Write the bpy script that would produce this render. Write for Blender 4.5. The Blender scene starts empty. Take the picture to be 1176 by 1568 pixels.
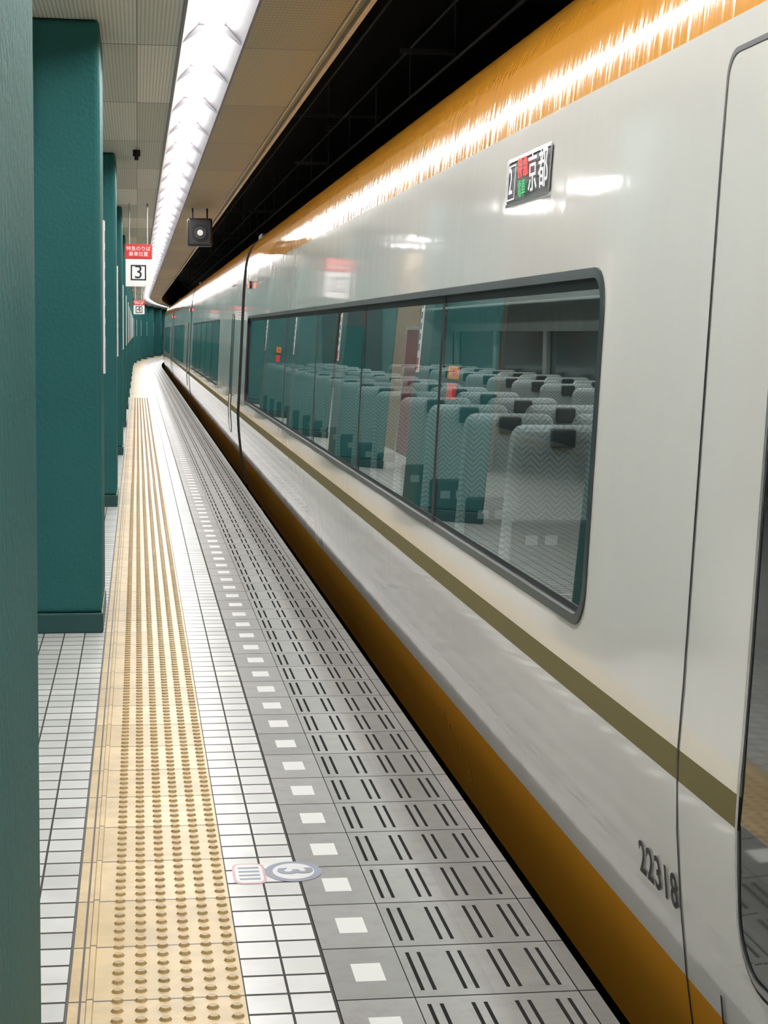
import bpy, bmesh, math, random
from mathutils import Matrix, Vector
random.seed(3)
scn = bpy.context.scene
try:
    scn.view_settings.view_transform = 'Standard'
    scn.view_settings.look = 'None'
except Exception as e:
    print(e)

# ------------------------------------------------------------------ helpers
def bend(y):
    return (y-85.0)**2/920.0 if y > 85 else 0.0

def link(ob, parent=None):
    scn.collection.objects.link(ob)
    if parent: ob.parent = parent
    return ob

def empty(name):
    e = bpy.data.objects.new(name, None); e.empty_display_size = .2
    return link(e)

def mesh_obj(name, verts, faces, mats, parent=None, smooth=False, fmat=None, uvs=None):
    me = bpy.data.meshes.new(name)
    me.from_pydata([tuple(v) for v in verts], [], faces)
    if not isinstance(mats, (list, tuple)): mats = [mats]
    for m in mats: me.materials.append(m)
    if fmat:
        for p, i in zip(me.polygons, fmat): p.material_index = i
    if smooth:
        for p in me.polygons: p.use_smooth = True
    if uvs:
        ul = me.uv_layers.new(name='UVMap')
        for l in me.loops: ul.data[l.index].uv = uvs[l.vertex_index]
    me.update()
    return link(bpy.data.objects.new(name, me), parent)

class B:
    """mesh builder collecting parts with material indices"""
    def __init__(s): s.v=[]; s.f=[]; s.m=[]; s.uv=[]
    def add(s, vs, fs, mi=0, uv=None):
        o=len(s.v); s.v+= [tuple(v) for v in vs]; s.f+=[tuple(i+o for i in f) for f in fs]; s.m+=[mi]*len(fs)
        s.uv += uv if uv else [(v[0],v[1]) for v in vs]
    def box(s, x0,x1,y0,y1,z0,z1, mi=0, bev=0.0, fn=None):
        bm=bmesh.new(); bmesh.ops.create_cube(bm,size=1)
        for v in bm.verts:
            v.co=Vector(((x0+x1)/2+v.co.x*(x1-x0),(y0+y1)/2+v.co.y*(y1-y0),(z0+z1)/2+v.co.z*(z1-z0)))
        if bev: bmesh.ops.bevel(bm,geom=bm.edges[:],offset=bev,segments=3,profile=.5,affect='EDGES')
        bm.verts.ensure_lookup_table()
        vs=[v.co.copy() for v in bm.verts]
        if fn: vs=[fn(v) for v in vs]
        s.add(vs,[tuple(v.index for v in f.verts) for f in bm.faces],mi); bm.free()
    def cyl(s, c, r, h, axis='z', n=24, mi=0, r2=None):
        r2 = r if r2 is None else r2
        vs=[]
        for k,(rr,hh) in enumerate(((r,-h/2),(r2,h/2))):
            for i in range(n):
                a=2*math.pi*i/n; p=(rr*math.cos(a),rr*math.sin(a),hh)
                if axis=='x': p=(p[2],p[0],p[1])
                if axis=='y': p=(p[0],p[2],p[1])
                vs.append((p[0]+c[0],p[1]+c[1],p[2]+c[2]))
        fs=[(i,(i+1)%n,n+(i+1)%n,n+i) for i in range(n)]+[tuple(range(n)),tuple(range(n,2*n))]
        s.add(vs,fs,mi)
    def obj(s,name,mats,parent=None,smooth=False,uv=False):
        o=mesh_obj(name,s.v,s.f,mats,parent,smooth,s.m,s.uv if uv else None)
        bm=bmesh.new(); bm.from_mesh(o.data); bmesh.ops.recalc_face_normals(bm,faces=bm.faces); bm.to_mesh(o.data); bm.free()
        return o

def yrange(a,b,step=4.0):
    ys=[a]; 
    while ys[-1]+step < b-0.01: ys.append(ys[-1]+step)
    ys.append(b); return ys

def loft(bld, prof, ya, yb, mi=0, step=4.0, closed=False, uvmode='x'):
    ys=yrange(ya,yb,step) if yb>80 else [ya,yb]
    n=len(prof); vs=[]; uv=[]; fs=[]
    for y in ys:
        b=bend(y)
        for (x,z) in prof:
            vs.append((x+b,y,z)); uv.append((x,y) if uvmode=='x' else (z,y))
    for j in range(len(ys)-1):
        for i in range(n if closed else n-1):
            k=(i+1)%n
            fs.append((j*n+i,j*n+k,(j+1)*n+k,(j+1)*n+i))
    if closed:
        fs.append(tuple(range(n))); fs.append(tuple((len(ys)-1)*n+i for i in range(n)))
    bld.add(vs,fs,mi,uv)

# ------------------------------------------------------------------ materials
class NT:
    def __init__(s,name):
        s.mat=bpy.data.materials.new(name); s.mat.use_nodes=True
        s.t=s.mat.node_tree; s.b=s.t.nodes['Principled BSDF']; s.out=s.t.nodes['Material Output']
    def n(s,typ,**k):
        x=s.t.nodes.new(typ)
        for a,v in k.items(): setattr(x,a,v)
        return x
    def set(s,sock,v):
        if isinstance(v,bpy.types.NodeSocket): s.t.links.new(v,sock)
        else: sock.default_value=v
    def m(s,op,a,b=None,c=None):
        x=s.n('ShaderNodeMath',operation=op)
        s.set(x.inputs[0],a)
        if b is not None: s.set(x.inputs[1],b)
        if c is not None: s.set(x.inputs[2],c)
        return x.outputs[0]
    def mix(s,f,a,b):
        x=s.n('ShaderNodeMix',data_type='RGBA')
        s.set(x.inputs[0],f)
        s.set(x.inputs[6],a if isinstance(a,bpy.types.NodeSocket) else (*a,1)); s.set(x.inputs[7],b if isinstance(b,bpy.types.NodeSocket) else (*b,1))
        return x.outputs[2]
    def uv(s):
        u=s.n('ShaderNodeUVMap'); u.uv_map='UVMap'; sp=s.n('ShaderNodeSeparateXYZ')
        s.t.links.new(u.outputs[0],sp.inputs[0]); return u.outputs[0],sp.outputs[0],sp.outputs[1]
    def pos(s):
        u=s.n('ShaderNodeTexCoord'); sp=s.n('ShaderNodeSeparateXYZ')
        s.t.links.new(u.outputs['Object'],sp.inputs[0]); return u.outputs['Object'],sp.outputs[0],sp.outputs[1],sp.outputs[2]
    def noise(s,vec,scale,detail=3,rough=.5):
        x=s.n('ShaderNodeTexNoise'); x.inputs['Scale'].default_value=scale; x.inputs['Detail'].default_value=detail; x.inputs['Roughness'].default_value=rough
        if vec is not None: s.t.links.new(vec,x.inputs['Vector'])
        return x.outputs['Fac']
    def rng(s,v,a,b,c,d):
        x=s.n('ShaderNodeMapRange'); s.set(x.inputs[0],v)
        for i,k in enumerate((a,b,c,d)): x.inputs[i+1].default_value=k
        return x.outputs[0]
    def band(s,v,a,b):   # 1 if a<v<b
        return s.m('MULTIPLY',s.m('GREATER_THAN',v,a),s.m('LESS_THAN',v,b))
    def joint(s,v,per,w,off=0.0):
        fr=s.m('FRACT',s.m('DIVIDE',s.m('SUBTRACT',v,off),per))
        return s.m('LESS_THAN',fr,w/per)
    def bump(s,h,strength,dist=.01):
        x=s.n('ShaderNodeBump'); x.inputs['Strength'].default_value=strength; x.inputs['Distance'].default_value=dist
        s.t.links.new(h,x.inputs['Height']); s.t.links.new(x.outputs[0],s.b.inputs['Normal'])
    def col(s,v): s.set(s.b.inputs['Base Color'],v if isinstance(v,bpy.types.NodeSocket) else (*v,1))
    def rough(s,v): s.set(s.b.inputs['Roughness'],v)

def simple(name,col,rough=.5,metal=0,nscale=None,nstr=.1,var=.12,emit=None,coat=0):
    t=NT(name); v,_,_,_=t.pos()
    nz=t.noise(v,nscale or 6)
    t.col(t.mix(t.rng(nz,.3,.7,0,1),tuple(c*(1-var) for c in col),tuple(min(1,c*(1+var)) for c in col)))
    t.rough(rough); t.b.inputs['Metallic'].default_value=metal
    if coat: t.b.inputs['Coat Weight'].default_value=coat; t.b.inputs['Coat Roughness'].default_value=.05
    if nscale: t.bump(nz,nstr)
    if emit:
        t.b.inputs['Emission Color'].default_value=(*emit[0],1); t.b.inputs['Emission Strength'].default_value=emit[1]
    return t.mat

teal=NT('teal_paint'); v,_,_,_=teal.pos()
nz=teal.noise(v,38,2); big=teal.noise(v,1.2,3)
teal.col(teal.mix(big,(.022,.112,.115),(.036,.150,.150))); teal.rough(.52); teal.bump(nz,.5,.01)
teal.b.inputs['Specular IOR Level'].default_value=.08
teal=teal.mat
teal_dark=simple('teal_dark',(.012,.07,.07),.4)

def white_tile(name,su=.1133,sv=.1333,off=.27):
    t=NT(name); uvv,u,v=t.uv()
    j=t.m('MAXIMUM',t.joint(u,su,.007,off-.0035),t.joint(v,sv,.013))
    cu=t.m('FLOOR',t.m('DIVIDE',t.m('SUBTRACT',u,off),su)); cv=t.m('FLOOR',t.m('DIVIDE',v,sv))
    cb=t.n('ShaderNodeCombineXYZ'); t.set(cb.inputs[0],cu); t.set(cb.inputs[1],cv)
    wn=t.n('ShaderNodeTexWhiteNoise',noise_dimensions='2D'); t.t.links.new(cb.outputs[0],wn.inputs[0])
    tile=t.mix(wn.outputs[0],(.60,.61,.59),(.77,.77,.755))
    dirt=t.noise(uvv,3,5,.6)
    tile=t.mix(t.rng(dirt,.45,.8,0,.45),tile,(.38,.37,.34))
    t.col(t.mix(j,tile,(.045,.043,.04))); t.rough(t.rng(j,0,1,.28,.8))
    return t.mat
tile_white=white_tile('white_floor_tile')

def yellow(name):
    t=NT(name); uvv,u,v=t.uv()
    j=t.m('MAXIMUM',t.joint(v,.4,.009),t.m('MAXIMUM',t.band(u,-.1525,-.146),t.band(u,-.19,-.178)))
    cv=t.m('FLOOR',t.m('DIVIDE',v,.4)); wn=t.n('ShaderNodeTexWhiteNoise',noise_dimensions='1D'); t.set(wn.inputs['W'],cv)
    c=t.mix(wn.outputs[0],(.58,.42,.20),(.74,.56,.30))
    d=t.noise(uvv,5,5,.65); c=t.mix(t.rng(d,.42,.78,0,.75),c,(.38,.28,.15))
    t.col(t.mix(j,c,(.05,.03,.02))); t.rough(.38); return t.mat
tile_yellow=yellow('yellow_tactile_tile')

def grey(name):
    t=NT(name); uvv,u,v0=t.uv()
    v=t.m('SUBTRACT',v0,.16)
    j=t.m('MAXIMUM',t.joint(v,.38,.007),t.m('MAXIMUM',t.band(u,.497,.503),t.m('MAXIMUM',t.band(u,.703,.706),t.band(u,1.135,1.139))))
    fv=t.m('MULTIPLY',t.m('FRACT',t.m('DIVIDE',v,.38)),.38)
    cv=t.m('FLOOR',t.m('DIVIDE',v,.38)); cu=t.m('FLOOR',t.m('DIVIDE',t.m('SUBTRACT',u,.704),.216))
    cb=t.n('ShaderNodeCombineXYZ'); t.set(cb.inputs[0],cu); t.set(cb.inputs[1],cv)
    wn=t.n('ShaderNodeTexWhiteNoise',noise_dimensions='2D'); t.t.links.new(cb.outputs[0],wn.inputs[0])
    c=t.mix(wn.outputs[0],(.20,.193,.182),(.275,.265,.250))
    d=t.noise(uvv,12,5,.65); c=t.mix(t.rng(d,.46,.78,0,.5),c,(.12,.108,.095))
    mk=t.m('MULTIPLY',t.band(u,.567,.648),t.band(fv,.13,.262))
    sl=None
    for x0 in (.728,.760,.842,.874,.956,.988,1.062,1.094):
        b=t.band(u,x0,x0+.0105); sl=b if sl is None else t.m('MAXIMUM',sl,b)
    sl=t.m('MULTIPLY',sl,t.band(fv,.05,.335))
    c=t.mix(mk,c,(.78,.78,.75))
    al=t.m('MAXIMUM',j,sl)
    t.col(t.mix(al,c,(.03,.03,.03))); t.rough(t.rng(al,0,1,.31,.9))
    t.set(t.b.inputs['Specular IOR Level'],t.rng(al,0,1,.55,.0))
    return t.mat
tile_grey=grey('grey_edge_tile')

def ceil(name,ca,cb_,seamx,holes):
    t=NT(name); uvv,u,v=t.uv()
    cu=t.m('FLOOR',t.m('DIVIDE',u,seamx)); cv=t.m('FLOOR',t.m('DIVIDE',v,2.7))
    cb=t.n('ShaderNodeCombineXYZ'); t.set(cb.inputs[0],cu); t.set(cb.inputs[1],cv)
    wn=t.n('ShaderNodeTexWhiteNoise',noise_dimensions='2D'); t.t.links.new(cb.outputs[0],wn.inputs[0])
    c=t.mix(wn.outputs[0],ca,cb_)
    rib=t.m('FRACT',t.m('DIVIDE',u,.022)); rib=t.m('LESS_THAN',rib,.35)
    rib2=t.m('LESS_THAN',t.m('FRACT',t.m('DIVIDE',v,.08)),.25)
    hole=t.m('MAXIMUM',t.m('MULTIPLY',rib,holes[0]),t.m('MULTIPLY',rib2,holes[1]))
    c=t.mix(hole,c,tuple(x*.35 for x in ca))
    j=t.m('MAXIMUM',t.joint(u,seamx,.008),t.joint(v,2.7,.03))
    t.col(t.mix(j,c,(.12,.11,.09))); t.rough(.5); return t.mat
ceil_l=ceil('ceiling_panel_grey',(.38,.43,.37),(.66,.71,.64),1.3,(.5,.08))
ceil_r=ceil('ceiling_panel_tan',(.27,.235,.125),(.35,.305,.165),5.0,(.25,.5))
trim_metal=simple('trim_metal',(.42,.38,.28),.35,.4)
fix_white=simple('fixture_reflector',(.080,.074,.082),.45)
fix_fin=simple('fixture_fin',(.20,.19,.205),.4)
tube=NT('fluorescent_tube'); tube.b.inputs['Base Color'].default_value=(1,1,1,1)
tube.b.inputs['Emission Color'].default_value=(1,.988,.965,1); tube.b.inputs['Emission Strength'].default_value=43; tube=tube.mat
black=simple('black_void',(.006,.006,.007),.8)
dark=simple('dark_steel',(.02,.021,.024),.5,.5)
concrete=simple('dark_concrete',(.045,.043,.04),.9,nscale=8)
rail_m=simple('rail_steel',(.25,.2,.17),.4,.8)
rubber=simple('black_rubber',(.012,.012,.013),.4)
frame_m=simple('window_frame_grey',(.055,.075,.08),.3,.3)
silver=simple('silver_trim',(.6,.6,.6),.25,.7)
plastic_w=simple('sign_white',(.82,.82,.82),.4,var=.02,emit=((1,1,1),.15))
plastic_r=simple('sign_red',(.6,.03,.03),.4,var=.03,emit=((1,.05,.04),.1))
label_w=simple('seat_label_white',(.45,.47,.47),.5,var=.02)
ink=simple('sign_ink',(.02,.02,.03),.5)
ink_grey=simple('number_grey',(.035,.035,.037),.6)
maroon=simple('maroon_door_paint',(.15,.012,.022),.4)
tanwall=simple('tan_wall',(.22,.165,.10),.6)
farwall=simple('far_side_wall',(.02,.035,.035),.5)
pinkm=simple('sticker_pink',(.6,.33,.36),.4)
bluegrey=simple('sticker_bluegrey',(.22,.25,.33),.4)
stick_w=simple('sticker_white',(.7,.7,.71),.35,var=.04)
orange_box=simple('orange_button',(.75,.3,.02),.4)
led_r=simple('led_red',(.5,.02,.02),.5,emit=((1,.05,.04),1.6)); led_g=simple('led_green',(.02,.3,.08),.5,emit=((.05,.7,.2),.6)); led_w=simple('led_white',(.7,.7,.7),.5,emit=((1,1,1),.5))
lamp_red=simple('red_lamp',(.8,.03,.02),.3,emit=((1,.06,.04),6))

# train paint -----------------------------------------------------
t=NT('train_paint'); pv,px,py,pz=t.pos()
top=t.m('GREATER_THAN',pz,2.435)
org=t.m('MAXIMUM',t.m('LESS_THAN',pz,.155),top)
stripe=t.band(pz,.645,.72)
d=t.noise(pv,.7,3)
c=t.mix(d,(.87,.855,.80),(.92,.905,.85))
c=t.mix(stripe,c,(.20,.165,.06)); c=t.mix(org,c,(.97,.42,.04))
t.col(c); t.rough(t.rng(stripe,0,1,.08,.45))
t.set(t.b.inputs['Specular IOR Level'],t.rng(stripe,0,1,.5,.12))
t.set(t.b.inputs['Coat Weight'],t.rng(stripe,0,1,.45,0.0)); t.b.inputs['Coat Roughness'].default_value=.03
mp=t.n('ShaderNodeMapping'); mp.inputs['Scale'].default_value=(.5,1.0,.25); t.t.links.new(pv,mp.inputs[0])
mp2=t.n('ShaderNodeMapping'); mp2.inputs['Scale'].default_value=(.15,1.0,.08); t.t.links.new(pv,mp2.inputs[0])
h=t.m('ADD',t.m('MULTIPLY',t.noise(mp.outputs[0],6.0,2),.5),t.noise(pv,2.2,1))
h=t.m('ADD',h,t.m('MULTIPLY',t.m('MULTIPLY',t.noise(mp2.outputs[0],16.0,2),top),.8))
t.bump(h,.10,.02)
paint=t.mat
# glass (single sheet: both interfaces, same from either side)
t=NT('window_glass'); t.t.nodes.remove(t.b)
geo=t.n('ShaderNodeNewGeometry')
fr=t.n('ShaderNodeFresnel'); t.set(fr.inputs['IOR'],t.rng(geo.outputs['Backfacing'],0,1,1.62,1/1.62))
R_=fr.outputs[0]
fac=t.m('DIVIDE',t.m('MULTIPLY',R_,2.0),t.m('ADD',R_,1.0))
tr=t.n('ShaderNodeBsdfTransparent'); tr.inputs[0].default_value=(.78,.86,.86,1)
gl=t.n('ShaderNodeBsdfGlossy'); gl.inputs['Roughness'].default_value=.008; gl.inputs[0].default_value=(.90,.98,.98,1)
mx=t.n('ShaderNodeMixShader'); t.set(mx.inputs[0],fac); t.t.links.new(tr.outputs[0],mx.inputs[1]); t.t.links.new(gl.outputs[0],mx.inputs[2])
t.t.links.new(mx.outputs[0],t.out.inputs[0]); glass=t.mat
darkglass=simple('dark_window_glass',(.012,.02,.022),.04,coat=1)
farglass=simple('far_window_glass',(.04,.08,.085),.12)
# seat fabric: herringbone
t=NT('seat_fabric'); pv,px,py,pz=t.pos()
zz=t.m('ABSOLUTE',t.m('SUBTRACT',t.m('FRACT',t.m('DIVIDE',px,.075)),.5))
st=t.m('FRACT',t.m('DIVIDE',t.m('ADD',pz,t.m('MULTIPLY',zz,.075)),.024))
t.col(t.mix(t.m('GREATER_THAN',st,.5),(.62,.66,.65),(.38,.435,.43))); t.rough(.85); seat_fab=t.mat
seat_dark=simple('seat_shell',(.04,.06,.065),.45)
car_in=simple('car_interior_wall',(.30,.34,.33),.5)
car_floor=simple('car_floor',(.08,.09,.09),.6)
car_lamp=simple('car_ceiling_lamp',(1,1,1),.5,emit=((1,.98,.95),17))

# ------------------------------------------------------------------ platform
YA,YB=-9.0,170.0
b=B()
loft(b,[(-7.0,0),(-6.4,0)],YA,YB,0); 
loft(b,[(-6.0,0),(-.185,0)],YA,YB,0)
loft(b,[(.27,0),(.50,0)],YA,YB,0)
loft(b,[(.50,0),(1.185,0)],YA,YB,1)
loft(b,[(1.185,0),(1.185,-.14),(1.12,-.16),(1.12,-1.12),(6.0,-1.12)],YA,YB,2)
loft(b,[(-7.45,-1.12),(-7.0,-1.12),(-7.0,0)],YA,YB,2)
floor=b.obj('floor',[tile_white,tile_grey,concrete],uv=True)
# tactile paving w/ real domes
b=B()
loft(b,[(-.185,0),(-.135,0),(-.132,.006),(-.118,.006),(-.115,0),(.27,0)],YA,YB,0); loft(b,[(-6.4,0),(-6.0,0)],YA,YB,0)
n=8
y=3.6
while y<46:
    for k in range(6):
        cx=-.055+.06*k
        nn=n if y<20 else 5
        vs=[];uv=[]
        for (r,h) in ((.017,0.0),(.012,.007)):
            for i in range(nn):
                a=2*math.pi*i/nn; vs.append((cx+r*math.cos(a),y+r*math.sin(a),h)); uv.append((cx,y))
        fs=[(i,(i+1)%nn,nn+(i+1)%nn,nn+i) for i in range(nn)]+[tuple(range(nn,2*nn))]
        b.add(vs,fs,1,uv)
    y+=.4/6
dome=simple('yellow_dome',(.44,.30,.125),.4)
tp=b.obj('tactile_paving',[tile_yellow,dome],uv=True)

# platform stickers
def flat_text(txt,size,loc,rot,mat,name,parent,align='CENTER',ext=0.0005,sp=1.0,bold=0):
    cu=bpy.data.curves.new(name,'FONT'); cu.body=txt; cu.size=size; cu.align_x=align; cu.align_y='CENTER'; cu.extrude=ext; cu.space_character=sp
    cu.offset=bold
    cu.materials.append(mat); o=bpy.data.objects.new(name,cu); o.matrix_world=Matrix.Translation(loc)@rot.to_4x4()
    scn.collection.objects.link(o)
    if parent: o.parent=parent
    return o
R_side=Matrix(((0,0,-1),(-1,0,0),(0,1,0)))
R_front=Matrix(((1,0,0),(0,0,-1),(0,1,0)))
R_floor=Matrix(((0,1,0),(-1,0,0),(0,0,1)))
def ellipse(b,cx,cy,rx,ry,z,mi,n=40,p=2.0):
    vs=[]
    for i in range(n):
        a=2*math.pi*i/n; c,s=math.cos(a),math.sin(a)
        vs.append((cx+rx*math.copysign(abs(c)**(2/p),c),cy+ry*math.copysign(abs(s)**(2/p),s),z))
    vs2=[(x,y_,z-.0012) for x,y_,_ in vs]
    b.add(vs+vs2,[tuple(range(n))]+[(i,n+i,n+(i+1)%n,(i+1)%n) for i in range(n)],mi)
sx_,sy_=.486,5.44
e=empty('boarding_position_sticker')
b=B(); ellipse(b,sx_,sy_,.090,.105,.0016,0); ellipse(b,sx_,sy_,.066,.082,.0022,1); b.obj('disc',[bluegrey,stick_w],e)
flat_text('3',.15,(sx_,sy_,.003),R_floor,bluegrey,'digit',e,bold=.004)
e=empty('floor_notice_sticker')
b=B(); ellipse(b,sx_-.141,sy_-.01,.052,.105,.0016,0,p=5); ellipse(b,sx_-.141,sy_-.01,.044,.094,.0022,1,p=5)
for k in range(4): b.box(sx_-.174,sx_-.108,sy_-.075+k*.038,sy_-.06+k*.038,.0022,.0028,2)
b.obj('plate',[pinkm,stick_w,bluegrey],e)

# ------------------------------------------------------------------ ceiling + lights
ZC=3.4
XL2=-1.72
b=B()
loft(b,[(-7.4,ZC),(XL2,ZC)],YA,YB,0); loft(b,[(XL2+.366,ZC),(.26,ZC)],YA,YB,0)
loft(b,[(.626,ZC),(1.17,ZC)],YA,YB,1)
loft(b,[(1.17,ZC),(1.17,ZC-.03),(1.20,ZC-.03),(1.20,ZC+.1)],YA,YB,2)
loft(b,[(1.20,ZC+.1),(1.25,5.2),(-7.4,5.2)],YA,YB,3)
loft(b,[(1.12,ZC-.002),(1.125,ZC-.010),(1.135,ZC-.010),(1.14,ZC-.002)],YA,YB,2)
ceiling=b.obj('ceiling',[ceil_l,ceil_r,trim_metal,black],uv=True)

def light_row(x0,ya,yb,gap=0):
    e=empty('ceiling_light_strip')
    b=B(); w=.366
    loft(b,[(x0-.012,ZC-.001),(x0-.012,ZC-.014),(x0+.004,ZC-.014),(x0+.10,ZC+.10),(x0+w-.10,ZC+.10),(x0+w-.004,ZC-.014),(x0+w+.012,ZC-.014),(x0+w+.012,ZC-.001)],ya,yb,0)
    y=ya+.5; q=0
    while y<yb-2:
        s=bend(y)
        z0=ZC-.010; z1=ZC+.098; th_=.04 if q%2 else .015
        vs=[(x0+.006+s,z0),(x0+.12+s,z0+.078),(x0+w/2+s,z0+.092),(x0+w-.12+s,z0+.078),(x0+w-.006+s,z0),(x0+w-.10+s,z1),(x0+.10+s,z1)]
        A=[(p[0],y,p[1]) for p in vs]; C=[(p[0],y+th_,p[1]) for p in vs]; m=len(vs)
        b.add(A+C,[tuple(range(m)),tuple(range(m,2*m))]+[(i,(i+1)%m,m+(i+1)%m,m+i) for i in range(m)],1)
        y+=1.65; q+=1
    b.obj('reflector_housing',[fix_white,fix_fin],e)
    b=B(); y=ya+.5; xc=x0+w/2; q=0
    while y<yb-2:
        s=bend(y+.8); n_=6; vs=[]
        if not (gap and q%gap==gap-1):
            for yy in (y+.07,y+1.60):
                for i in range(n_):
                    a=2*math.pi*i/n_; vs.append((xc+s+.055*math.cos(a),yy,ZC+.052+.018*math.sin(a)))
            b.add(vs,[(i,(i+1)%n_,n_+(i+1)%n_,n_+i) for i in range(n_)]+[tuple(range(n_)),tuple(range(n_,2*n_))],0)
        y+=1.65; q+=1
    b.obj('tubes',[tube],e)
light_row(.26,-8,160); light_row(XL2,-8,120,2)

# walls / tunnel
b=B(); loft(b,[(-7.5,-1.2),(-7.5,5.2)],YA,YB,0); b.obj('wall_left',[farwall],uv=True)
b=B(); loft(b,[(6.05,-1.2),(6.05,5.2)],YA,YB,0); b.obj('wall_right',[black],uv=True)
b=B(); loft(b,[(1.25,5.2),(6.0,5.2)],YA,YB,0); b.obj('tunnel_ceiling',[black],uv=True)
b=B(); b.box(-7.5,6,-9.3,-9.1,-1.2,5.2,0); b.obj('wall_back',[teal_dark])
b=B(); b.box(-8,20,170,170.3,-1.2,5.2,0); b.obj('wall_end',[teal_dark])
e=empty('railway_track')
for nm,xr in (('rail_a',1.95),('rail_b',3.385)):
    b=B(); loft(b,[(xr-.06,-1.11),(xr-.01,-1.08),(xr-.01,-1.0),(xr-.035,-.98),(xr-.035,-.94),(xr+.035,-.94),(xr+.035,-.98),(xr+.01,-1.0),(xr+.01,-1.08),(xr+.06,-1.11)],YA,150,0,closed=True); b.obj(nm,[rail_m],e)
# stair enclosure on platform
e=empty('stair_enclosure')
b=B(); b.box(-2.75,-1.80,26.0,38,0,ZC-.002,0); b.obj('walls',[tanwall],e)
b=B()
b.box(-1.80,-1.76,27.6,29.2,0.0,2.05,0,.008); b.box(-1.80,-1.75,27.54,27.6,0,2.11,1); b.box(-1.80,-1.75,29.2,29.26,0,2.11,1); b.box(-1.80,-1.75,27.6,29.2,2.05,2.11,1); b.cyl((-1.73,27.75,1.0),.025,.05,'x',12,1)
b.obj('door_1',[maroon,silver],e)

# ------------------------------------------------------------------ pillars
k=0
for y,d in [(2.35,1.25)]+[(10.0+7.3*i,.9) for i in range(19)]:
    e=empty('platform_pillar')
    s=bend(y)
    b=B(); x0,x1=-.90+s,-.20+s
    b.box(x0,x1,y,y+d,.115,ZC-.002,0,.028)
    b.box(x0-.006,x1+.006,y-.006,y+d+.006,0.0,.115,1,.01)
    b.box(x0+.30,x0+.345,y-.022,y+.01,2.75,ZC-.01,0,.008)
    b.obj('column',[teal,teal_dark],e)
    b=B()
    if k>=1:
        b.box(x1,x1+.012,y+.60,y+.74,1.45,2.35,0,.003); b.box(x1+.012,x1+.0135,y+.61,y+.73,1.47,1.60,1)
        for q in range(6): b.box(x1+.012,x1+.0135,y+.635,y+.705,1.67+q*.11,1.74+q*.11,2)
        b.obj('station_name_plate',[plastic_w,plastic_r,ink],e)
    if k in (2,5):
        b=B(); b.box(x1-.30,x1-.19,y-.08,y-.0,1.42,1.55,0,.015); b.cyl((x1-.245,y-.085,1.49),.03,.02,'y',20,1); b.box(x1-.29,x1-.20,y-.02,y,1.22,1.38,1)
        b.obj('emergency_button',[orange_box,plastic_r],e)
    k+=1

# ------------------------------------------------------------------ hanging signs
def sign(yc,xc,w,z0,z1,txt='3'):
    e=empty('hanging_platform_sign'); xc+=bend(yc)
    h=z1-z0; zm=z0+h*.66
    b=B(); b.box(xc-w/2,xc+w/2,yc-.04,yc+.04,z0,zm-.005,0,.008); b.box(xc-w/2-.01,xc+w/2+.01,yc-.05,yc+.05,zm,z1,1,.008)
    for dx in (-w*.35,w*.35): b.cyl((xc+dx,yc,(z1+ZC)/2),.012,ZC-z1,'z',10,2)
    q=w*.30; zc=(z0+zm)/2; yy=yc-.0415
    for (a,c_,d_,f) in ((-q,q,-q,-q+.018),(-q,q,q-.018,q),(-q,-q+.018,-q,q),(q-.018,q,-q,q)): b.box(xc+a,xc+c_,yy-.001,yy+.001,zc+d_,zc+f,3)
    b.obj('panel',[plastic_w,plastic_r,silver,ink],e)
    flat_text(txt,w*.72,(xc,yc-.043,zc),R_front,ink,'digit',e)
    flat_text('特急のりば',w*.19,(xc,yc-.053,zm+(z1-zm)*.68),R_front,plastic_w,'caption_top',e)
    flat_text('乗車位置',w*.19,(xc,yc-.053,zm+(z1-zm)*.3),R_front,plastic_w,'caption_low',e)
sign(24.0,.02,.34,2.30,2.86)
sign(46.0,.05,.28,2.15,2.5,'4'); sign(62,.05,.28,2.3,2.6,'5')
# speaker
e=empty('platform_speaker')
b=B(); sx,sy,sz=.86,24.7,3.07
b.box(sx-.17,sx+.17,sy-.12,sy+.12,sz-.19,sz+.19,0,.03); b.cyl((sx,sy-.125,sz-.01),.115,.02,'y',32,1); b.cyl((sx,sy-.14,sz-.01),.085,.02,'y',32,2,r2=.085); b.cyl((sx,sy-.152,sz-.01),.04,.02,'y',24,3)
b.cyl((sx-.1,sy,(sz+.19+ZC)/2),.012,ZC-sz-.19,'z',10,0); b.cyl((sx+.1,sy,(sz+.19+ZC)/2),.012,ZC-sz-.19,'z',10,0)
b.obj('cabinet',[rubber,dark,ink_grey,stick_w],e)
b=B(); b.cyl((.0,17.0,ZC-.03),.035,.06,'z',20,0); b.cyl((0,17,ZC-.075),.02,.04,'z',16,0); b.obj('ceiling_sensor',[dark])

# ------------------------------------------------------------------ catenary
e=empty('overhead_catenary')
wirem=simple('catenary_metal',(.16,.16,.165),.6,.1)
b=B()
for (x,z,r) in ((2.67,4.02,.016),(2.67,4.5,.012),(2.2,4.60,.012)):
    loft(b,[(x+r*math.cos(a*math.pi/3),z+r*math.sin(a*math.pi/3)) for a in range(6)],0,150,0,closed=True)
y=5
while y<120:
    s=bend(y)
    b.cyl((2.67+s,y,4.26),.010,.48,'z',8,0)
    if int(y)%10==5:
        b.box(1.9+s,3.4+s,y-.03,y+.03,4.72,4.76,0)
        b.cyl((2.67+s,y,4.98),.02,.44,'z',10,0)
        b.box(2.2+s,2.67+s,y-.02,y+.02,4.06,4.1,0)
        for q in range(4): b.cyl((2.67+s,y,4.55+q*.045),.055,.02,'z',16,0)
    y+=2.5
b.obj('wires',[wirem],e)

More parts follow.
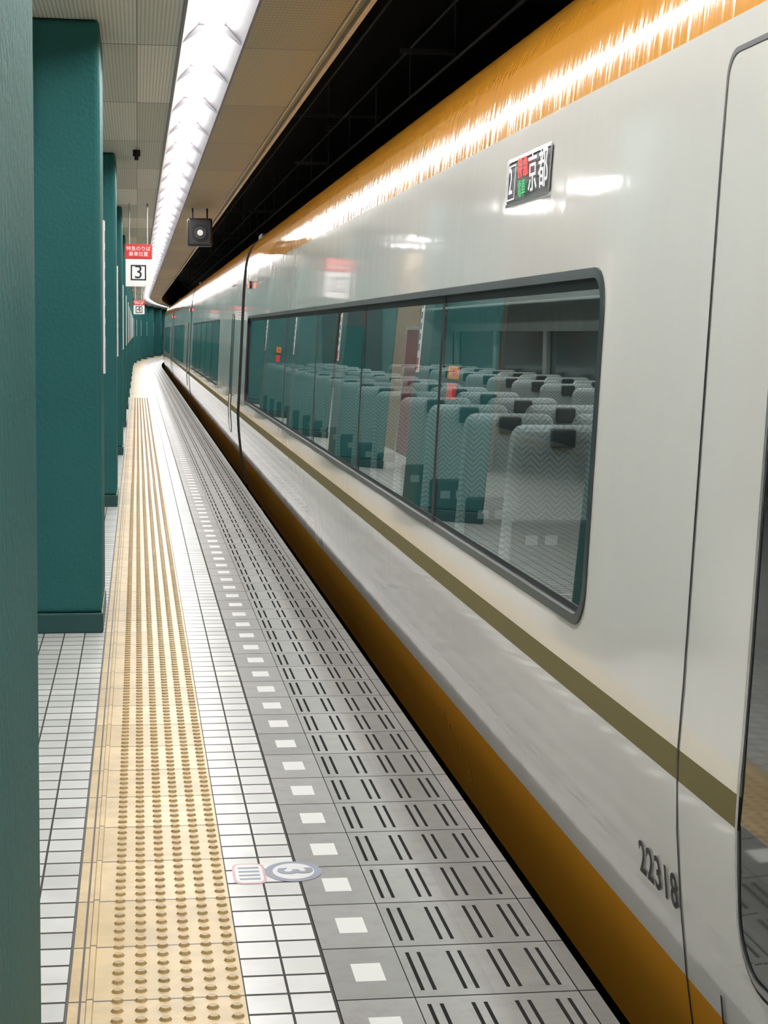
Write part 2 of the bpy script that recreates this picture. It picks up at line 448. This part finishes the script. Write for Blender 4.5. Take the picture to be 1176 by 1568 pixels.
# ------------------------------------------------------------------ train
train=empty('passenger_train')
CP=[(1.395,-.26),(1.365,-.12),(1.342,.0),(1.326,.10),(1.313,.2),(1.290,.42),(1.278,.66),(1.2885,.865),(1.333,1.885),(1.3435,2.12),(1.3535,2.30),(1.363,2.43),(1.376,2.55),(1.402,2.67),(1.458,2.79),(1.55,2.895),(1.71,2.995),(1.95,3.075),(2.3,3.125),(2.67,3.14)]
def cr(p0,p1,p2,p3,t):
    return tuple(.5*((2*p1[i])+(-p0[i]+p2[i])*t+(2*p0[i]-5*p1[i]+4*p2[i]-p3[i])*t*t+(-p0[i]+3*p1[i]-3*p2[i]+p3[i])*t**3) for i in (0,1))
ZW0,ZW1=CP[7][1],CP[8][1]
SL=(CP[8][0]-CP[7][0])/(ZW1-ZW0)
def seg(i,n=6):
    P=[CP[max(0,min(len(CP)-1,j))] for j in (i-1,i,i+1,i+2)]
    if i==6: P[3]=(CP[7][0]+.19*SL,ZW0+.19)
    if i==8: P[0]=(CP[8][0]-.23*SL,ZW1-.23)
    return [cr(*P,k/n) for k in range(n)]
lower=[]; 
for i in range(0,7): lower+=seg(i)
lower.append(CP[7])
upper=[]
for i in range(8,len(CP)-1): upper+=seg(i)
upper.append(CP[-1])
full=lower+upper
def Xs(z):
    for a,c in zip(full[:-1],full[1:]):
        if a[1]<=z<=c[1]: return a[0]+(c[0]-a[0])*(z-a[1])/(c[1]-a[1]+1e-9)
    return full[0][0]
XM=2*2.67
def edge_loop(y0,y1,z0,z1,r,n=7,m=14):
    pts=[]
    cs=[(y1-r,z1-r,0),(y0+r,z1-r,90),(y0+r,z0+r,180),(y1-r,z0+r,270)]
    arcs=[[(cy+r*math.cos(math.radians(a0+90*i/n)),cz+r*math.sin(math.radians(a0+90*i/n))) for i in range(n+1)] for cy,cz,a0 in cs]
    for k in range(4):
        pts+=arcs[k]; a=arcs[k][-1]; c=arcs[(k+1)%4][0]
        pts+=[(a[0]+(c[0]-a[0])*i/m,a[1]+(c[1]-a[1])*i/m) for i in range(1,m)]
    return pts
def ring(bld,o,i,offo,offi,mi):
    A=edge_loop(*o); C=edge_loop(*i); n=len(A)
    vs=[(Xs(z)-offo+bend(y),y,z) for y,z in A]+[(Xs(z)-offi+bend(y),y,z) for y,z in C]
    bld.add(vs,[(k,(k+1)%n,n+(k+1)%n,n+k) for k in range(n)],mi)
def patch(bld,y0,y1,z0,z1,r,off,mi):
    zs=sorted(set([z0+r*(1-math.cos(math.radians(a))) for a in range(0,91,15)]+[z1-r*(1-math.cos(math.radians(a))) for a in range(0,91,15)]+[z0+(z1-z0)*k/10 for k in range(1,10)]))
    vs=[]
    for z in zs:
        q=0
        if z<z0+r: q=(z0+r-z)/r
        elif z>z1-r: q=(z-z1+r)/r
        ins=r*(1-math.sqrt(max(0,1-q*q)))
        for y in (y0+ins,y1-ins): vs.append((Xs(z)-off+bend(y),y,z))
    bld.add(vs,[(2*k,2*k+1,2*k+3,2*k+2) for k in range(len(zs)-1)],mi)

def car(ya,yb,wins,doors,lamp_y,real=False):
    e=empty('car_body'); e.parent=train
    b=B()
    loft(b,lower,ya,yb,0,step=2.0,uvmode='z'); loft(b,upper,ya,yb,0,step=2.0,uvmode='z')
    loft(b,[(XM-x,z) for x,z in full],ya,yb,0,step=2.0,uvmode='z')
    band=[CP[7],CP[8]]
    if real:
        y=ya; r=.11
        for (w0,w1) in wins:
            loft(b,band,y,w0,0); y=w1
            for (cy,sg) in ((w0,1),(w1,-1)):
                for (cz,sz_) in ((ZW0,1),(ZW1,-1)):
                    pts=[(cy,cz)]+[(cy+sg*r*(1-math.cos(math.radians(a))),cz+sz_*r*(1-math.sin(math.radians(a)))) for a in range(0,91,10)]
                    b.add([(CP[7][0]+(z-ZW0)*SL,yy,z) for yy,z in pts],[(0,i,i+1) for i in range(1,len(pts)-1)],0)
        loft(b,band,y,yb,0)
    else:
        loft(b,band,ya,yb,0,step=2.0)
    o=mesh_obj('shell',b.v,b.f,[paint],e,smooth=True)
    b=B()
    for yy in (ya+.005,yb-.005):
        s=bend(yy); pr=[(x+s,yy,z) for x,z in full]+[(XM-x+s,yy,z) for x,z in reversed(full[:-1])]
        b.add(pr,[tuple(range(len(pr)))],0)
    b.obj('end_caps',[ink_grey],e)
    b=B()
    for (w0,w1) in wins:
        if real:
            ring(b,(w0-.018,w1+.018,ZW0-.018,ZW1+.018,.12),(w0+.012,w1-.012,ZW0+.012,ZW1-.012,.10),.006,.007,0)
            ring(b,(w0-.018,w1+.018,ZW0-.018,ZW1+.018,.12),(w0-.018,w1+.018,ZW0-.018,ZW1+.018,.12),.006,-.003,0)
            ring(b,(w0+.012,w1-.012,ZW0+.012,ZW1-.012,.10),(w0+.012,w1-.012,ZW0+.012,ZW1-.012,.10),.007,-.022,1)
            ring(b,(w0+.012,w1-.012,ZW0+.012,ZW1-.012,.10),(w0+.030,w1-.030,ZW0+.030,ZW1-.045,.09),-.014,-.016,1)
            patch(b,w0+.014,w1-.014,ZW0+.014,ZW1-.014,.09,-.018,2)
        else:
            patch(b,w0,w1,ZW0,ZW1,.09,.003,3)
            ring(b,(w0-.03,w1+.03,ZW0-.03,ZW1+.03,.12),(w0,w1,ZW0,ZW1,.09),.006,.006,0)
        nm=max(1,round((w1-w0)/2.55))
        for k in range(1,nm):
            ym=w0+(w1-w0)*k/nm
            if real:
                patch(b,ym-.03,ym+.03,ZW0+.01,ZW1-.01,.001,-.012,1)
                patch(b,ym-.006,ym+.006,ZW1-.012,ZW1+.018,.001,.0085,1); patch(b,ym-.006,ym+.006,ZW0-.018,ZW0+.012,.001,.0085,1)
            else: patch(b,ym-.04,ym+.04,ZW0,ZW1,.001,.005,1)
    o=b.obj('window_band',[frame_m,rubber,glass,darkglass],e)
    for (d0,d1) in doors:
        b=B()
        ring(b,(d0-.006,d1+.006,-.25,2.36,.06),(d0+.006,d1-.006,-.25,2.348,.055),.0025,.0025,0)
        w0,w1=d0+.24,d1-.45
        ring(b,(w0-.02,w1+.02,.33,1.95,.13),(w0,w1,.35,1.93,.11),.006,.008,1)
        ring(b,(w0-.035,w1+.035,.315,1.965,.14),(w0-.02,w1+.02,.33,1.95,.13),.001,.006,2)
        patch(b,w0,w1,.35,1.93,.11,.004,3)
        patch(b,d1-.29,d1-.275,.10,.22,.004,.006,2)
        b.obj('side_door',[rubber,silver,rubber,darkglass],e)
    for ly in lamp_y:
        b=B(); zc=2.27; b.cyl((Xs(zc)-.012+bend(ly),ly,zc),.045,.03,'x',20,0); b.cyl((Xs(zc)-.03+bend(ly),ly,zc),.033,.02,'x',20,1); b.obj('side_lamp',[rubber,lamp_red],e)
    b=B(); b.box(1.55+bend(ya),3.8+bend(ya),ya+.5,yb-.5,-.62,-.12,0,.02)
    for yy in (ya+2.2,ya+4.3,yb-4.3,yb-2.2):
        for xr in (1.95,3.385): b.cyl((xr+bend(yy),yy,-.53),.40,.12,'x',32,1)
    for yy in (ya+3.25,yb-3.25): b.box(1.68+bend(yy),3.66+bend(yy),yy-1.5,yy+1.5,-.62,-.4,1,.03)
    b.obj('underframe',[black,dark],e)
    return e

W1=(4.97,21.5)
car(1.2,22.35,[W1],[(2.87,4.0)],[21.2],True)
car(22.95,44.1,[(28.9,42.6)],[(24.3,25.5)],[])
car(44.7,65.8,[(50.6,64.3)],[(46.0,47.2)],[45.1])
car(66.4,87.5,[(72.3,86.0)],[(67.7,68.9)],[66.9])
car(88.1,109.2,[(94,107)],[(89.4,90.6)],[])
b=B()
for yy in (22.35,44.1,65.8,87.5):
    s=bend(yy)
    for q in range(5): b.box(1.55+s,3.79+s,yy+.02+q*.115,yy+.10+q*.115,-.1,2.95,0,.02)
b.obj('gangway_bellows',[rubber],train)

# destination display
b=B(); y0,y1,z0,z1=5.74,6.42,2.175,2.325
ring(b,(y0-.015,y1+.015,z0-.012,z1+.012,.02),(y0,y1,z0,z1,.012),.007,.009,0)
patch(b,y0,y1,z0,z1,.012,.004,1)
b.obj('display_frame',[silver,rubber],train)
def st(txt,size,y,z,mat,off=.012,bold=0):
    flat_text(txt,size,(Xs(z)-off,y,z),R_side,mat,'display_text',train,bold=bold)
st('2',.135,6.34,2.25,led_w); st('特',.076,6.19,2.286,led_r,bold=.001); st('急',.076,6.10,2.286,led_r,bold=.001); st('電車',.064,6.145,2.212,led_g); st('京',.145,5.98,2.25,led_w); st('都',.145,5.82,2.25,led_w)
b=B()
for (q0,q1,w0,w1) in ((6.395,6.401,2.187,2.313),(6.28,6.286,2.187,2.313),(6.28,6.401,2.187,2.192),(6.28,6.401,2.308,2.313)): patch(b,q0,q1,w0,w1,.001,.008,0)
b.obj('display_box',[led_w],train)
# car number, tilted with the skirt panel
zn=.355; dx=(Xs(zn+.05)-Xs(zn-.05))/.1
yv=Vector((dx,0,1)).normalized(); xv=Vector((0,-1,0)); zv=xv.cross(yv)
Rn=Matrix((xv,yv,zv)).transposed()
flat_text('22318',.122,Vector((Xs(zn),4.18,zn))+zv*.004,Rn,ink_grey,'car_number',train,sp=1.12,bold=.0015)

# interior of the first car
e=empty('car_interior'); e.parent=train
b=B()
b.box(1.37,3.96,1.4,22.2,0.08,.15,0)
b.obj('cabin_floor',[car_floor],e)
b=B()
b.add([(1.42,4.6,2.2),(1.9,4.6,2.42),(3.44,4.6,2.42),(3.92,4.6,2.2),(1.42,22.2,2.2),(1.9,22.2,2.42),(3.44,22.2,2.42),(3.92,22.2,2.2)],[(0,1,5,4),(1,2,6,5),(2,3,7,6)],0)
b.box(3.96,3.99,4.6,22.2,.15,.85,0); b.box(3.94,3.97,4.6,22.2,1.75,2.25,0)
for q in range(8): b.box(3.94,3.99,4.6+q*2.45,4.75+q*2.45,.85,1.75,0,.01)
b.box(1.38,3.96,4.6,4.68,.15,2.42,0); b.box(1.38,3.96,22.1,22.18,.15,2.42,0)
b.box(1.36,1.40,4.7,22.1,.15,.84,0)
b.box(1.45,1.85,5.0,22.0,1.99,2.02,0,.01); b.box(3.50,3.90,5.0,22.0,1.99,2.02,0,.01)
b.obj('cabin_lining',[car_in],e)
b=B()
b.box(2.3,3.05,22.05,22.1,.15,2.05,0,.008); b.box(2.5,2.85,22.04,22.05,1.1,1.8,1,.003)
b.obj('cabin_end_door',[maroon,farglass],e)
b=B()
for q in range(13):
    for xx in (2.25,3.0): b.box(xx,xx+.09,5.3+q*1.28,6.3+q*1.28,2.395,2.415,0)
b.obj('cabin_lamps',[car_lamp],e)
b=B(); b.box(3.995,4.0,4.7,22.1,.85,1.75,0); b.obj('far_windows',[farglass],e)

# seats
def seat_bld(b,ox,oy,oz):
    def lean(v):
        dz=max(0,v.z-oz-.40); return Vector((v.x,v.y-dz*.20,v.z))
    def backshape(v):
        h=(v.z-oz-.42)/.78; k=1-.15*max(0,h)**2
        return lean(Vector((ox+(v.x-ox)*k,v.y,v.z)))
    b.box(ox-.235,ox+.235,oy-.07,oy+.06,oz+.36,oz+1.20,0,.05,backshape)
    b.box(ox-.15,ox+.15,oy+.02,oy+.09,oz+.97,oz+1.17,0,.03,lean)
    b.box(ox-.195,ox+.195,oy-.095,oy-.055,oz+.30,oz+.82,1,.015,lean)
    b.box(ox-.17,ox+.17,oy-.115,oy-.09,oz+.38,oz+.58,1,.008,lean)
    b.box(ox-.14,ox-.09,oy-.099,oy-.0945,oz+.72,oz+.76,2,0,lean); b.box(ox-.06,ox-.01,oy-.099,oy-.0945,oz+.72,oz+.76,2,0,lean)
    for q in range(4): b.box(ox-.14,ox+.06,oy-.118,oy-.1145,oz+.44+q*.025,oz+.445+q*.025,2,0,lean)
    b.box(ox-.225,ox+.225,oy+.02,oy+.50,oz+.30,oz+.44,0,.045)
    b.box(ox-.265,ox-.225,oy-.02,oy+.42,oz+.54,oz+.60,1,.015); b.box(ox-.26,ox-.23,oy+.0,oy+.06,oz+.2,oz+.56,1,.01)
    b.box(ox-.06,ox+.04,oy-.10,oy-.01,oz+1.11,oz+1.19,1,.015,lean)
    b.box(ox-.18,ox+.18,oy+.06,oy+.36,oz+.0,oz+.31,1,.02)
b=B()
y=7.0
while y<21.3:
    for x in (1.67,2.17,3.17,3.66): seat_bld(b,x,y,.15)
    y+=1.0
b.obj('passenger_seats',[seat_fab,seat_dark,label_w],e,smooth=False)

# ------------------------------------------------------------------ world + camera
w=bpy.data.worlds.new('world'); scn.world=w; w.use_nodes=True
w.node_tree.nodes['Background'].inputs[0].default_value=(.5,.55,.6,1); w.node_tree.nodes['Background'].inputs[1].default_value=.02

f=2700.0; u0,v0=210-588,508-784; ph=.011
up_=u0+ph*v0; vp_=v0-ph*u0
th=math.atan(-vp_/f); ps=math.atan(-up_*math.cos(th)/f)
F=Vector((math.sin(ps)*math.cos(th),math.cos(ps)*math.cos(th),-math.sin(th)))
R=Vector((math.cos(ps),-math.sin(ps),0)); U=R.cross(F)
R2=R*math.cos(ph)+U*math.sin(ph); U2=U*math.cos(ph)-R*math.sin(ph)
M=Matrix((( R2.x,U2.x,-F.x,0),(R2.y,U2.y,-F.y,0),(R2.z,U2.z,-F.z,1.7),(0,0,0,1)))
cam=bpy.data.cameras.new('camera'); co=bpy.data.objects.new('camera',cam); link(co); co.matrix_world=M
cam.sensor_fit='VERTICAL'; cam.sensor_height=36; cam.sensor_width=27; cam.lens=f/1568*36; cam.clip_end=400; cam.clip_start=.05
scn.camera=co
